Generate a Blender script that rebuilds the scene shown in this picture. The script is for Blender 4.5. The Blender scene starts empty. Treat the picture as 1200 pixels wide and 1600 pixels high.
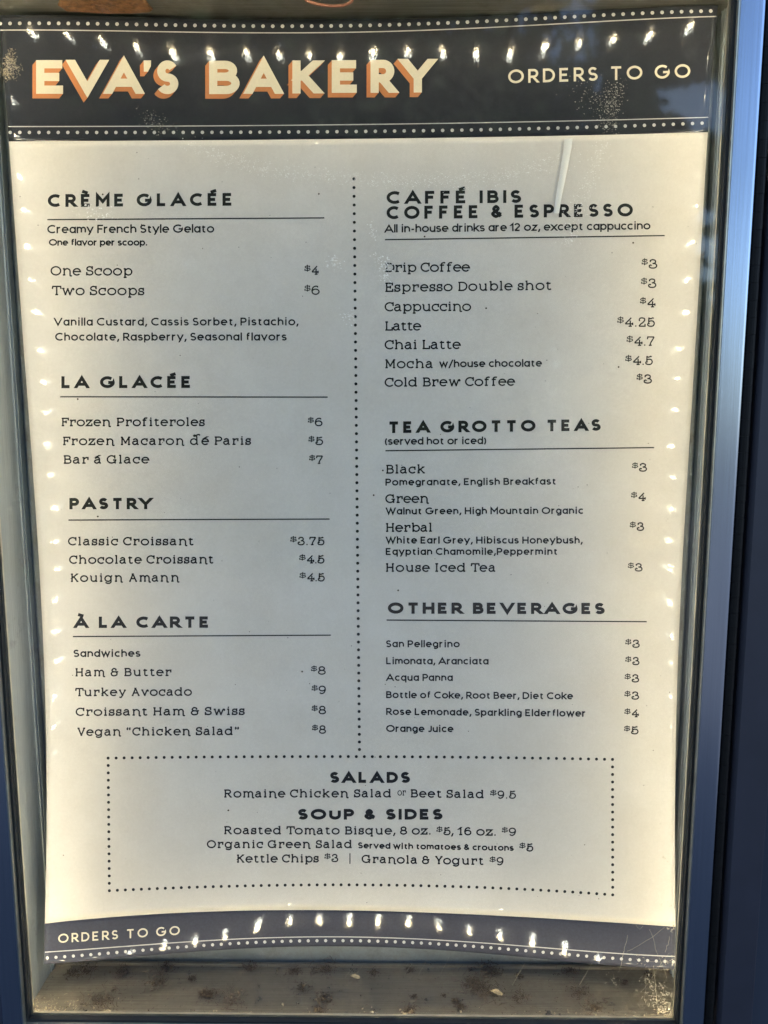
import bpy, math, random
import numpy as np
from mathutils import Vector, Matrix

random.seed(7)
rng = np.random.default_rng(7)
S = bpy.context.scene
COL = S.collection

# ------------------------------------------------------------------ camera
F = 1202.0                                  # focal length in pixels of a 1200 x 1600 frame
DIST = 0.78                                 # metres from the lens to the poster plane (y = 0)
zc = Vector((-0.0011, 0.9909, 0.1345)).normalized()      # world up seen from the camera
xc = Vector((1.0, -0.00056, 0.0123)); xc = (xc - zc * xc.dot(zc)).normalized()
yc = zc.cross(xc)
ROT = Matrix((xc, yc, zc))                  # camera -> world
CAM = Vector((0.0, -DIST, 0.0))
cam_data = bpy.data.cameras.new('camera')
cam = bpy.data.objects.new('camera', cam_data)
COL.objects.link(cam)
cam.matrix_world = Matrix.Translation(CAM) @ ROT.to_4x4()
cam_data.sensor_fit = 'HORIZONTAL'
cam_data.sensor_width = 36.0
cam_data.lens = 36.0 * F / 1200.0
cam_data.clip_start = 0.02
cam_data.clip_end = 500.0
S.camera = cam

# ------------------------------------------------------------------ sky, sun, exposure
SUN_EL, SUN_ROT = math.radians(46), math.radians(25)     # the sun stands behind the wall: the case is in open shade
world = bpy.data.worlds.new('World'); S.world = world
world.use_nodes = True
wn = world.node_tree.nodes; wl = world.node_tree.links
sky = wn.new('ShaderNodeTexSky'); sky.sky_type = 'NISHITA'; sky.sun_disc = False
sky.sun_elevation = SUN_EL; sky.sun_rotation = SUN_ROT
bg = wn['Background']; bg.inputs['Strength'].default_value = 0.15
wl.new(sky.outputs['Color'], bg.inputs['Color'])
sun_data = bpy.data.lights.new('sun', 'SUN'); sun_data.energy = 2.6
sun_data.angle = math.radians(0.5); sun_data.color = (1.0, 0.95, 0.87)
sun = bpy.data.objects.new('sun', sun_data); COL.objects.link(sun)
d = Vector((math.sin(SUN_ROT) * math.cos(SUN_EL), math.cos(SUN_ROT) * math.cos(SUN_EL), math.sin(SUN_EL)))
sun.rotation_euler = d.to_track_quat('Z', 'Y').to_euler()
sun.location = d * 20
S.view_settings.view_transform = 'Standard'
S.view_settings.look = 'None'
S.view_settings.exposure = 1.7
S.view_settings.gamma = 1.0
S.view_settings.use_curve_mapping = False
S.render.engine = 'CYCLES'
S.render.filter_size = 1.2
S.cycles.use_denoising = True
S.cycles.denoising_prefilter = 'ACCURATE'
S.cycles.adaptive_threshold = 0.004
S.cycles.max_bounces = 10
S.cycles.glossy_bounces = 6
S.cycles.transparent_max_bounces = 12
S.cycles.sample_clamp_indirect = 8.0
S.cycles.blur_glossy = 0.1
LED_POWER = 108.0

# ------------------------------------------------------------------ helpers
def raydir(p):
    p = np.atleast_2d(np.asarray(p, float))
    c = np.stack([(p[:, 0] - 600) / F, -(p[:, 1] - 800) / F, -np.ones(len(p))], 1)
    return c @ np.array(ROT).T

def on_y(px, py, y):
    """point where the ray of a photo pixel meets the vertical plane at depth y"""
    dd = raydir([(px, py)])[0]
    t = (y + DIST) / dd[1]
    return np.array(CAM) + dd * t

def on_z(px, py, z):
    dd = raydir([(px, py)])[0]
    t = (z - CAM.z) / dd[2]
    return np.array(CAM) + dd * t

def link(o, parent=None):
    COL.objects.link(o)
    if parent is not None:
        o.parent = parent
    return o

def world_loc(o):
    v = Vector((0, 0, 0))
    while o is not None:
        v = v + o.location
        o = o.parent
    return v

def obj(name, verts, faces, mat, parent=None, loc=None, smooth=False, label=None):
    """one mesh object; verts are world coordinates, the origin goes to loc or to the parent's"""
    base = world_loc(parent) if parent is not None else Vector((0, 0, 0))
    org = Vector(loc) if loc is not None else base
    me = bpy.data.meshes.new(name)
    v = np.asarray(verts, float) - np.array(org)
    me.from_pydata(v.tolist(), [], [list(map(int, f)) for f in faces])
    if smooth:
        me.polygons.foreach_set('use_smooth', [True] * len(me.polygons))
    me.materials.append(mat)
    me.update()
    o = bpy.data.objects.new(name, me)
    link(o, parent)
    o.location = org - base
    if label:
        o['label'] = label
    return o

def tag(o, label, cat, group=None, kind=None):
    o['label'] = label
    if cat: o['category'] = cat
    if group: o['group'] = group
    if kind: o['kind'] = kind
    return o

def thing(name, label, cat, loc=(0, 0, 0), group=None):
    o = bpy.data.objects.new(name, None)
    o.empty_display_size = 0.05
    o.location = loc
    COL.objects.link(o)
    return tag(o, label, cat, group)

class MB:
    """collects shapes for one mesh"""
    def __init__(s): s.v = []; s.f = []
    def add(s, v, f):
        n = len(s.v); s.v += [tuple(map(float, q)) for q in v]; s.f += [[i + n for i in q] for q in f]; return s
    def box(s, a, b):
        x0, y0, z0 = a; x1, y1, z1 = b
        return s.add([(x0,y0,z0),(x1,y0,z0),(x1,y1,z0),(x0,y1,z0),(x0,y0,z1),(x1,y0,z1),(x1,y1,z1),(x0,y1,z1)],
                     [(0,3,2,1),(4,5,6,7),(0,1,5,4),(1,2,6,5),(2,3,7,6),(3,0,4,7)])
    def prism(s, prof, axis, a, b):
        """profile (list of 2D points, counter-clockwise seen from +axis) extruded from a to b"""
        n = len(prof); v = []
        for t in (a, b):
            for p, q in prof:
                v.append((p, q, t) if axis == 'z' else (t, p, q))
        f = [[i, (i + 1) % n, n + (i + 1) % n, n + i] for i in range(n)]
        return s.add(v, f + [list(range(n))[::-1], list(range(n, 2 * n))])
    def tube(s, pts, r, n=5, closed=False, taper=False):
        pts = [Vector(p) for p in pts]; v = []; f = []; m = len(pts)
        for i, p in enumerate(pts):
            t = (pts[min(i + 1, m - 1)] - pts[max(i - 1, 0)])
            if t.length < 1e-9: t = Vector((0, 0, 1))
            t.normalize()
            u = t.cross(Vector((0.3, 0.5, 0.81))); 
            if u.length < 1e-3: u = t.cross(Vector((1, 0, 0)))
            u.normalize(); w = t.cross(u)
            rr = (r[i] if hasattr(r, '__len__') else r)
            if taper: rr *= 1 - 0.8 * abs(2 * i / max(1, m - 1) - 1)
            for k in range(n):
                a = 2 * math.pi * k / n
                v.append(p + (u * math.cos(a) + w * math.sin(a)) * rr)
        for i in range(m - 1):
            for k in range(n):
                f.append((i * n + k, i * n + (k + 1) % n, (i + 1) * n + (k + 1) % n, (i + 1) * n + k))
        f.append(tuple(range(n))[::-1]); f.append(tuple((m - 1) * n + k for k in range(n)))
        return s.add(v, f)
    def build(s, name, mat, parent=None, loc=None, smooth=False, label=None):
        return obj(name, s.v, s.f, mat, parent, loc, smooth, label)

# ------------------------------------------------------------------ materials
def new_mat(name):
    m = bpy.data.materials.new(name); m.use_nodes = True
    nt = m.node_tree
    return m, nt, nt.nodes['Principled BSDF']

def noise_pos(nt, scale, detail=3, stretch=(1, 1, 1), rough=0.55):
    g = nt.nodes.new('ShaderNodeNewGeometry')
    mp = nt.nodes.new('ShaderNodeVectorMath'); mp.operation = 'MULTIPLY'
    mp.inputs[1].default_value = stretch
    nt.links.new(g.outputs['Position'], mp.inputs[0])
    n = nt.nodes.new('ShaderNodeTexNoise'); n.inputs['Scale'].default_value = scale
    n.inputs['Detail'].default_value = detail; n.inputs['Roughness'].default_value = rough
    nt.links.new(mp.outputs[0], n.inputs['Vector'])
    return n.outputs['Fac']

def ramp(nt, fac, stops):
    r = nt.nodes.new('ShaderNodeValToRGB'); e = r.color_ramp.elements
    while len(e) < len(stops): e.new(0.5)
    for k, (p, c) in enumerate(stops):
        e[k].position = p; e[k].color = (c[0], c[1], c[2], 1) if hasattr(c, '__len__') else (c, c, c, 1)
    nt.links.new(fac, r.inputs['Fac'])
    return r.outputs['Color']

def bump(nt, fac, strength, dist=0.001, prev=None):
    b = nt.nodes.new('ShaderNodeBump'); b.inputs['Strength'].default_value = strength
    b.inputs['Distance'].default_value = dist
    nt.links.new(fac, b.inputs['Height'])
    if prev is not None: nt.links.new(prev, b.inputs['Normal'])
    return b.outputs['Normal']

def laminated(name, colour, dirt=0.0, grain=0.03):
    """printed paper under a slightly rippled clear laminate film"""
    m, nt, p = new_mat(name)
    c0 = tuple(x * (1 - grain) for x in colour); c1 = tuple(min(1, x * (1 + grain)) for x in colour)
    col = ramp(nt, noise_pos(nt, 420, 4), [(0.3, c0), (0.7, c1)])
    if dirt:
        mx = nt.nodes.new('ShaderNodeMix'); mx.data_type = 'RGBA'; mx.blend_type = 'MULTIPLY'
        mx.inputs['Factor'].default_value = dirt
        d1 = ramp(nt, noise_pos(nt, 9, 6, rough=0.7), [(0.35, (0.80, 0.76, 0.70)), (0.6, (1, 1, 1))])
        nt.links.new(col, mx.inputs[6]); nt.links.new(d1, mx.inputs[7]); col = mx.outputs[2]
    nt.links.new(col, p.inputs['Base Color'])
    p.inputs['Roughness'].default_value = 0.6
    p.inputs['Specular IOR Level'].default_value = 0.2
    p.inputs['Coat Weight'].default_value = 0.6
    p.inputs['Coat Roughness'].default_value = 0.025
    p.inputs['Coat IOR'].default_value = 1.5
    n1 = bump(nt, noise_pos(nt, 210, 2), 0.15, 0.0006)
    n2 = bump(nt, noise_pos(nt, 520, 3), 0.14, 0.00024, n1)
    nt.links.new(n2, p.inputs['Coat Normal'])
    return m

M = {}
M['paper'] = laminated('printed_paper', (0.77, 0.735, 0.68), dirt=0.3)
M['navy_print'] = laminated('navy_print', (0.014, 0.016, 0.026), grain=0.12)
M['navy_footer'] = laminated('navy_footer_print', (0.040, 0.043, 0.064), grain=0.12)  # paler than the header navy: the reflected veil is put into the colour
M['ink'] = laminated('black_ink', (0.010, 0.010, 0.012))
M['cream_ink'] = laminated('cream_ink', (0.72, 0.66, 0.52))
M['orange_ink'] = laminated('orange_ink', (0.52, 0.20, 0.075))
M['pale_ink'] = laminated('pale_ink', (0.55, 0.54, 0.52))

def metal(name, colour, rough, stretch, scale, metallic=1.0, var=0.25, bump_s=0.1, dirt=None, dirt_lim=(0.45, 0.62), dirt_scale=30):
    m, nt, p = new_mat(name)
    f = noise_pos(nt, scale, 4, stretch)
    col = ramp(nt, f, [(0.3, tuple(c * (1 - var) for c in colour)), (0.7, tuple(c * (1 + var) for c in colour))])
    p.inputs['Metallic'].default_value = metallic
    if dirt:
        d = ramp(nt, noise_pos(nt, dirt_scale, 7, rough=0.72), [(dirt_lim[0], 0), (dirt_lim[1], 1)])
        mx = nt.nodes.new('ShaderNodeMix'); mx.data_type = 'RGBA'
        nt.links.new(d, mx.inputs['Factor']); nt.links.new(col, mx.inputs[6]); mx.inputs[7].default_value = (*dirt, 1)
        col = mx.outputs[2]
        inv = nt.nodes.new('ShaderNodeMath'); inv.operation = 'MULTIPLY_ADD'
        nt.links.new(d, inv.inputs[0]); inv.inputs[1].default_value = -metallic * 0.9; inv.inputs[2].default_value = metallic
        nt.links.new(inv.outputs[0], p.inputs['Metallic'])
        ro = nt.nodes.new('ShaderNodeMath'); ro.operation = 'MULTIPLY_ADD'
        nt.links.new(d, ro.inputs[0]); ro.inputs[1].default_value = 0.85 - rough; ro.inputs[2].default_value = rough
        nt.links.new(ro.outputs[0], p.inputs['Roughness'])
    else:
        p.inputs['Roughness'].default_value = rough
    nt.links.new(col, p.inputs['Base Color'])
    nt.links.new(bump(nt, f, bump_s, 0.0005), p.inputs['Normal'])
    return m

M['wall_metal'] = metal('brushed_wall_metal', (0.40, 0.44, 0.46), 0.40, (60, 60, 1), 12, 0.7, 0.12, 0.04, (0.22, 0.20, 0.17), (0.56, 0.80), 22)
M['ceil_metal'] = metal('ceiling_metal', (0.24, 0.23, 0.20), 0.40, (1, 50, 50), 10, 0.75, 0.3, 0.12, (0.17, 0.14, 0.10), (0.5, 0.8), 18)
M['floor_metal'] = metal('dusty_floor_metal', (0.25, 0.235, 0.20), 0.16, (1, 90, 90), 14, 0.85, 0.35, 0.45, (0.145, 0.112, 0.076), (0.28, 0.80), 34)
M['back_metal'] = metal('back_panel_metal', (0.22, 0.25, 0.27), 0.45, (1, 1, 1), 20, 0.5, 0.2, 0.1, (0.10, 0.09, 0.08), (0.45, 0.75), 20)
M['frame'] = metal('blue_anodised_frame', (0.37, 0.44, 0.58), 0.22, (80, 80, 1), 8, 1.0, 0.06, 0.05)
M['edge_metal'] = metal('bright_edge_metal', (0.62, 0.58, 0.48), 0.35, (1, 1, 1), 60, 0.9, 0.15, 0.1)
M['hinge'] = metal('dark_hinge_metal', (0.008, 0.008, 0.009), 0.6, (1, 1, 1), 60, 0.6, 0.15, 0.1)

def plain(name, colour, rough=0.7, var=0.1, scale=40, metallic=0.0, bump_s=0.1, dist=0.001):
    m, nt, p = new_mat(name)
    f = noise_pos(nt, scale, 5)
    nt.links.new(ramp(nt, f, [(0.3, tuple(c * (1 - var) for c in colour)), (0.7, tuple(min(1, c * (1 + var)) for c in colour))]), p.inputs['Base Color'])
    p.inputs['Roughness'].default_value = rough; p.inputs['Metallic'].default_value = metallic
    nt.links.new(bump(nt, f, bump_s, dist), p.inputs['Normal'])
    return m
M['rubber'] = plain('black_rubber', (0.012, 0.012, 0.012), 0.6)
M['jamb'] = plain('slate_painted_metal', (0.030, 0.032, 0.050), 0.5, 0.1, 30)
M['navy_wall'] = plain('navy_wall_paint', (0.035, 0.045, 0.075), 0.6, 0.12, 5)
M['dust'] = plain('brown_dust', (0.055, 0.038, 0.023), 0.95, 0.4, 300)
M['pale_dust'] = plain('pale_dust', (0.46, 0.39, 0.28), 0.9, 0.3, 300)
M['web'] = plain('cobweb_silk', (0.42, 0.38, 0.30), 0.8, 0.2, 200)
M['leaf'] = plain('dry_leaf', (0.48, 0.38, 0.23), 0.8, 0.3, 300)
M['rust'] = plain('rust', (0.17, 0.075, 0.025), 0.95, 0.55, 180, 0, 0.9, 0.002)
M['copper'] = plain('reddish_wire', (0.34, 0.15, 0.10), 0.5, 0.2, 80)
M['strip'] = plain('led_strip_tape', (0.55, 0.54, 0.5), 0.5)
M['glint'] = plain('painted_sparkle', (0.97, 0.96, 0.93), 0.3, 0.02, 300)  # near-white flecks that paint the sparkle of reflections on the laminate
M['glint_dim'] = plain('painted_dim_sparkle', (0.30, 0.29, 0.27), 0.4, 0.2, 300)  # duller flecks painting the reflected glitter over the navy header
M['film'] = plain('reflected_streak', (0.90, 0.89, 0.84), 0.25, 0.02, 100)  # pale colour painting a white streak reflected in the laminate
M['pavement'] = plain('asphalt_pavement', (0.075, 0.075, 0.078), 0.9, 0.2, 3)
M['bark'] = plain('bark', (0.10, 0.075, 0.05), 0.9, 0.3, 12)
M['foliage'] = plain('foliage', (0.036, 0.058, 0.022), 0.7, 0.35, 2)

m, nt, p = new_mat('led_light')
p.inputs['Base Color'].default_value = (0.9, 0.8, 0.5, 1)
p.inputs['Emission Color'].default_value = (1.0, 0.835, 0.545, 1)
p.inputs['Emission Strength'].default_value = LED_POWER
M['led'] = m

# window glass: clear, with the few per cent of reflection real glass has at each face
m, nt, p = new_mat('door_glass')
nt.nodes.remove(p)
out = nt.nodes['Material Output']
tr = nt.nodes.new('ShaderNodeBsdfTransparent'); tr.inputs['Color'].default_value = (0.975, 0.985, 0.98, 1)
gl = nt.nodes.new('ShaderNodeBsdfGlossy'); gl.inputs['Roughness'].default_value = 0.035
g = nt.nodes.new('ShaderNodeNewGeometry')
dt = nt.nodes.new('ShaderNodeVectorMath'); dt.operation = 'DOT_PRODUCT'
nt.links.new(g.outputs['Normal'], dt.inputs[0]); nt.links.new(g.outputs['Incoming'], dt.inputs[1])
ab = nt.nodes.new('ShaderNodeMath'); ab.operation = 'ABSOLUTE'; nt.links.new(dt.outputs['Value'], ab.inputs[0])
om = nt.nodes.new('ShaderNodeMath'); om.operation = 'SUBTRACT'; om.inputs[0].default_value = 1; nt.links.new(ab.outputs[0], om.inputs[1])
pw = nt.nodes.new('ShaderNodeMath'); pw.operation = 'POWER'; pw.inputs[1].default_value = 5; nt.links.new(om.outputs[0], pw.inputs[0])
fr = nt.nodes.new('ShaderNodeMath'); fr.operation = 'MULTIPLY_ADD'; fr.inputs[1].default_value = 0.955; fr.inputs[2].default_value = 0.045
nt.links.new(pw.outputs[0], fr.inputs[0])
mx = nt.nodes.new('ShaderNodeMixShader')
nt.links.new(fr.outputs[0], mx.inputs[0]); nt.links.new(tr.outputs[0], mx.inputs[1]); nt.links.new(gl.outputs[0], mx.inputs[2])
nt.links.new(mx.outputs[0], out.inputs['Surface'])
M['glass'] = m

# ------------------------------------------------------------------ the place around the case
XL, XR, ZB, ZT = -0.3670, 0.2835, -0.6080, 0.3550        # clear opening of the door
WL, WR, FZ, CZ = -0.3780, 0.3060, -0.6170, 0.3640        # inner faces of the case
GROUND = -1.75
g = MB(); g.box((-60, -60, GROUND - 0.3), (60, 60, GROUND))
o = g.build('pavement', M['pavement'], loc=(0, 0, GROUND)); o['kind'] = 'structure'; o['label'] = 'dark asphalt ground'

ox0, ox1, oz0, oz1 = XL - 0.0245, 0.3600, ZB - 0.075, ZT + 0.075
w = MB()
w.box((-3.5, -0.070, GROUND), (ox0, 0.16, 2.4)); w.box((ox1, -0.070, GROUND), (3.5, 0.16, 2.4))
w.box((ox0, -0.070, GROUND), (ox1, 0.16, oz0)); w.box((ox0, -0.070, oz1), (ox1, 0.16, 2.4))
w.box((ox0, 0.10, oz0), (ox1, 0.16, oz1))
tag(w.build('wall', M['navy_wall'], loc=(0, 0.1, GROUND)), 'navy painted wall the lit menu case is set into', 'wall')

# ------------------------------------------------------------------ display case
case = thing('display_case', 'shallow grey metal display case lit by strips of warm diodes, menu inside', 'display case', (0, 0.02, FZ))
b = MB(); b.box((WL - 0.006, 0.0065, FZ - 0.006), (WR + 0.006, 0.012, CZ + 0.006)); b.build('back_panel', M['back_metal'], case)
def side_wall(x0, x1, inward):
    b = MB()
    b.box((x0, -0.084, FZ), (x1, 0.0060, CZ))
    # shallow extruded grooves along the back of the wall
    xi = x1 if inward > 0 else x0
    for yy, ww, hh in ((-0.0105, 0.0016, 0.0012), (-0.0065, 0.0012, 0.0018)):
        xa, xb = sorted((xi, xi + inward * hh))
        b.box((xa, yy - ww / 2, FZ), (xb, yy + ww / 2, CZ))
    return b.build('side_wall', M['wall_metal'], case)
side_wall(WL - 0.004, WL, 1); side_wall(WR, WR + 0.004, -1)
b = MB(); b.box((WL - 0.004, -0.084, CZ), (WR + 0.004, 0.003, CZ + 0.004)); b.build('ceiling_panel', M['ceil_metal'], case)
b = MB(); b.box((WL - 0.004, -0.084, FZ - 0.004), (WR + 0.004, 0.0022, FZ))
b.box((WL, -0.0010, FZ), (WR, 0.0022, FZ + 0.0035))
b.build('floor_panel', M['floor_metal'], case)

# diode strips behind the door's lip
STEP = 0.0333
def led_strip(a, bb, inward, n):
    a = np.array(a, float); bb = np.array(bb, float)
    lo = np.minimum(a, bb); hi = np.maximum(a, bb)
    nrm = np.array(inward, float)
    t = nrm * 0.0008
    run = np.argmax(np.abs(bb - a))
    half = np.array([0.004, 0.004, 0.004]); half[run] = 0; half[np.argmax(np.abs(nrm))] = 0
    p0 = lo - half; p1 = hi + half
    q0 = np.minimum(p0, p0 + t); q1 = np.maximum(p1, p1 + t)
    m = MB(); m.box(q0, q1)
    s = m.build('led_strip', M['strip'], case)
    L = (bb - a)[run]
    me = None
    for k in range(n):
        c = a.copy(); c[run] += L * (k + 0.5) / n
        if me is None:
            e = np.array([0.0010, 0.0033, 0.0010]); e[np.argmax(np.abs(nrm))] = 0.0006
            m = MB(); m.box(-e, e)
            o = m.build('diode', M['led'], None, loc=(0, 0, 0)); me = o.data
            o.parent = s
        else:
            o = bpy.data.objects.new('diode', me); link(o, s)
        o.location = Vector(c + nrm * 0.0016) - world_loc(s)
    return s
YL = -0.0770
led_strip((WL, YL, FZ + 0.012), (WL, YL, CZ - 0.012), (1, 0, 0), 28)
led_strip((WR, YL, FZ + 0.012), (WR, YL, CZ - 0.012), (-1, 0, 0), 28)
led_strip((WL + 0.012, YL - 0.001, CZ), (WR - 0.012, YL - 0.001, CZ), (0, 0, -1), 20)
led_strip((WL + 0.012, YL - 0.002, FZ), (WR - 0.012, YL - 0.002, FZ), (0, 0, 1), 20)

# ------------------------------------------------------------------ door
door = thing('case_door', 'blue metal framed glass door with black gasket closing the menu case', 'door', (XR + 0.03, -0.085, ZB - 0.05))
YF, YB = -0.0950, -0.0845
def stile(x_in, s):
    """s = +1 for the right stile, -1 for the left"""
    w = 0.0232; r = 0.0038
    prof = [(0.0006, YB), (0.0006, YF + 0.0012), (0.0016, YF)]
    for k in range(7):
        a = math.pi / 2 * k / 6
        prof.append((w - r + r * math.sin(a), YF + r - r * math.cos(a)))
    prof.append((w, YB))
    pr = [(x_in + s * p, q) for p, q in prof]
    if s < 0: pr = pr[::-1]
    m = MB(); m.prism(pr, 'z', ZB - 0.05, ZT + 0.05)
    return m.build('stile', M['frame'], door)
stile(XR, 1); stile(XL, -1)
def rail(z_in, s):
    w = 0.048
    prof = [(YB, 0), (YB, w), (YF + 0.003, w), (YF, w - 0.003), (YF, 0.0016), (YF + 0.0012, 0.0006)]
    pr = [(y, z_in + s * q) for y, q in prof]
    if s < 0: pr = pr[::-1]
    m = MB(); m.prism(pr, 'x', XL - 0.0004, XR + 0.0004)
    return m.build('rail', M['frame'], door)
rail(ZT, 1); rail(ZB, -1)
# bright thin inner edge, black gasket, glass
def ring(name, x0, x1, z0, z1, wd, y0, y1, mat):
    m = MB()
    m.box((x0, y0, z0), (x0 + wd, y1, z1)); m.box((x1 - wd, y0, z0), (x1, y1, z1))
    m.box((x0 + wd, y0, z0), (x1 - wd, y1, z0 + wd)); m.box((x0 + wd, y0, z1 - wd), (x1 - wd, y1, z1))
    return m.build(name, mat, door)
ring('edge_trim', XL - 0.0005, XR + 0.0005, ZB - 0.0005, ZT + 0.0005, 0.0011, -0.0956, -0.0915, M['edge_metal'])
ring('gasket', XL - 0.0002, XR + 0.0002, ZB - 0.0002, ZT + 0.0002, 0.0030, -0.0912, -0.0850, M['rubber'])
m = MB(); m.box((XL + 0.0008, -0.0885, ZB + 0.0008), (XR - 0.0008, -0.0855, ZT - 0.0008)); m.build('glass_pane', M['glass'], door)
ring('glazing_bead', XL + 0.0012, XR - 0.0012, ZB + 0.0012, ZT - 0.0012, 0.0032, -0.0846, -0.0820, M['edge_metal'])
# continuous hinge on the right
hx, hy = XR + 0.0277, -0.0905
hm = MB(); z = ZB - 0.045; k = 0
while z < ZT + 0.045:
    ang = [2 * math.pi * i / 14 for i in range(14)]
    rr = 0.0043 if k % 2 else 0.0042
    hm.prism([(hx + rr * math.cos(a), hy + rr * math.sin(a)) for a in ang], 'z', z, z + 0.0143)
    z += 0.0146; k += 1
hm.prism([(hx + 0.0026 * math.cos(a), hy + 0.0026 * math.sin(a)) for a in ang], 'z', ZB - 0.046, z)
hm.build('hinge', M['hinge'], door)
jm = MB()
jm.prism([(0.3190, -0.079), (0.3198, -0.0885), (0.3230, -0.0935), (0.3520, -0.0935), (0.3535, -0.0920), (0.3535, -0.079)], 'z', oz0 + 0.002, oz1 - 0.002)
jm.box((XR + 0.0233, -0.079, oz0 + 0.002), (0.3535, -0.0755, oz1 - 0.002))
tag(jm.build('door_jamb', M['jamb'], loc=(0.335, -0.079, oz0)), 'dark slate painted upright beside the hinge of the glass door', 'door jamb')

# ------------------------------------------------------------------ tree across the pavement, seen mirrored in the glass
def tree(x, y, h, rx, ry, rz, zc_, n, label, seed, gaps=(), reach=99.0):
    r = np.random.default_rng(seed)
    t = thing('tree', label, 'tree', (x, y, GROUND))
    mb = MB()
    pts = [(x + 0.05 * math.sin(i), y, GROUND + h * i / 8) for i in range(9)]
    mb.tube(pts, [0.20 - 0.015 * i for i in range(9)], 9)
    for k in range(9):
        a = k * 2.4; z0 = GROUND + h * (0.35 + 0.06 * k)
        mb.tube([(x, y, z0), (x + rx * 0.35 * math.cos(a), y + ry * 0.35 * math.sin(a), z0 + 0.6), (x + rx * 0.75 * math.cos(a), y + ry * 0.75 * math.sin(a), z0 + 1.0)], [0.07, 0.05, 0.02], 6)
    mb.build('trunk', M['bark'], t)
    nc = 60
    cc = r.normal(size=(nc, 3)); cc /= np.linalg.norm(cc, axis=1)[:, None]
    cc *= r.uniform(0.25, 1.0, (nc, 1)) ** 0.6
    idx = r.integers(0, nc, n)
    p = cc[idx] + r.normal(size=(n, 3)) * 0.16
    p = p * np.array([rx, ry, rz]) + np.array([x, y, zc_])
    keep = p[:, 0] < reach + r.normal(size=len(p)) * 0.12 + 0.2 * np.sin(p[:, 2] * 2.3)   # crown cut off here so the sky reflects past it
    for gx, gz, gr in gaps:                         # openings between the boughs
        keep &= np.hypot(p[:, 0] - gx, (p[:, 2] - gz) * 1.6) > gr * r.uniform(0.75, 1.25, len(p))
    p = p[keep]; n = len(p)
    u = r.normal(size=(n, 3)); u /= np.linalg.norm(u, axis=1)[:, None]
    q = r.normal(size=(n, 3)); v = np.cross(u, q); v /= np.linalg.norm(v, axis=1)[:, None]
    s = r.uniform(0.05, 0.12, (n, 1))
    V = np.stack([p - u * s, p + v * s * 0.5, p + u * s, p - v * s * 0.5], 1).reshape(-1, 3)
    obj('crown', V, np.arange(4 * n).reshape(-1, 4), M['foliage'], t)
GAPS = [(3.20, 3.62, .20), (3.40, 3.50, .34), (3.62, 3.60, .36), (3.88, 3.42, .44), (3.60, 3.30, .24), (3.68, 2.25, .22), (3.86, 1.90, .34), (3.80, 1.58, .20), (3.98, 1.30, .24)]
tree(-1.6, -8.0, 4.5, 4.35, 1.6, 4.4, 2.3, 85000, 'broad leafy tree across the pavement mirrored in the glass', 3, (), 2.50)
tree(3.15, -9.0, 4.0, 0.95, 0.12, 4.0, 2.6, 34000, 'thin narrow tree mirrored at the right edge of the glass', 5, GAPS)

# ------------------------------------------------------------------ the sheet: a gently curled surface y = -curl(x, z)
PXC, PHW = -0.0360, 0.3310
_ez = np.polyfit([0.37, 0.33, 0.23, 0.05, -0.20, -0.38, -0.50, -0.60], [0.0230, 0.0205, 0.0130, 0.0085, 0.0070, 0.0180, 0.0330, 0.0470], 4)
def curl(x, z):
    xn = np.clip(np.abs((x - PXC) / PHW), 0, 1.1)
    e = np.polyval(_ez, np.clip(z, -0.62, 0.40))
    mid = 0.0030
    wave = 0.00035 * np.sin(31 * x + 9 * z + 0.7) + 0.00028 * np.sin(-23 * x + 37 * z) + 0.00018 * np.sin(71 * z + 40 * x + 1.0)
    return mid + (e - mid) * xn ** 2.2 + wave

def on_sheet(P, lift=0.0):
    """photo pixels -> points on the sheet, lifted towards the viewer"""
    dd = raydir(P)
    y = np.full(len(dd), -0.01)
    for _ in range(14):
        t = (y + DIST) / dd[:, 1]
        X = dd * t[:, None]
        y = -curl(X[:, 0] + CAM.x, X[:, 2] + CAM.z)
    t = (y - lift + DIST) / dd[:, 1]
    return dd * t[:, None] + np.array(CAM)

def curve(pts, deg):
    p = np.array(pts, float)
    return np.polynomial.Polynomial.fit(p[:, 0], p[:, 1], deg)
LEFT = curve([(22,-3),(100,4.5),(175,10.5),(221,14.5),(300,19.5),(400,25.5),(480,32),(560,39),(650,45.5),(750,52),(850,59.5),(950,65),(1065,69.5),(1200,72.5),(1300,72.5),(1442,71),(1506,67.5)], 5)
RIGHT = curve([(7,1122),(100,1115),(150,1110),(206,1105),(300,1100),(400,1095),(510,1088),(620,1082.5),(760,1073),(900,1064.8),(1000,1060),(1120,1056.5),(1200,1056),(1300,1055),(1440,1054.5),(1512,1056.5)], 5)
TOP = curve([(-3,23),(125,25.5),(250,26.5),(400,31),(500,31.3),(600,30.3),(700,27.5),(850,20),(985,12.5),(1040,10.5),(1122,7.5)], 4)
HEAD = curve([(15,221),(300,219.5),(600,216),(850,213),(1105,206.5)], 3)
FOOT = curve([(72,1442.5),(250,1428.5),(415,1422.5),(595,1422.5),(840,1435),(1052,1447.5)], 3)
BOT = curve([(68,1506.7),(210,1495),(300,1488),(400,1481),(567,1478.5),(800,1495),(950,1507),(1057,1515)], 4)

NX = 120
def band(top, bot, n):
    V = []
    for j in range(n + 1):
        f = j / n
        for i in range(NX + 1):
            s = i / NX
            # fixed point for the row's y and the edges' x
            x = 560.0
            for _ in range(6):
                y = top(x) * (1 - f) + bot(x) * f
                x = LEFT(y) * (1 - s) + RIGHT(y) * s
            V.append((x, y))
    Fc = [(j * (NX + 1) + i, (j + 1) * (NX + 1) + i, (j + 1) * (NX + 1) + i + 1, j * (NX + 1) + i + 1) for j in range(n) for i in range(NX)]
    return on_sheet(V), Fc

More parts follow.
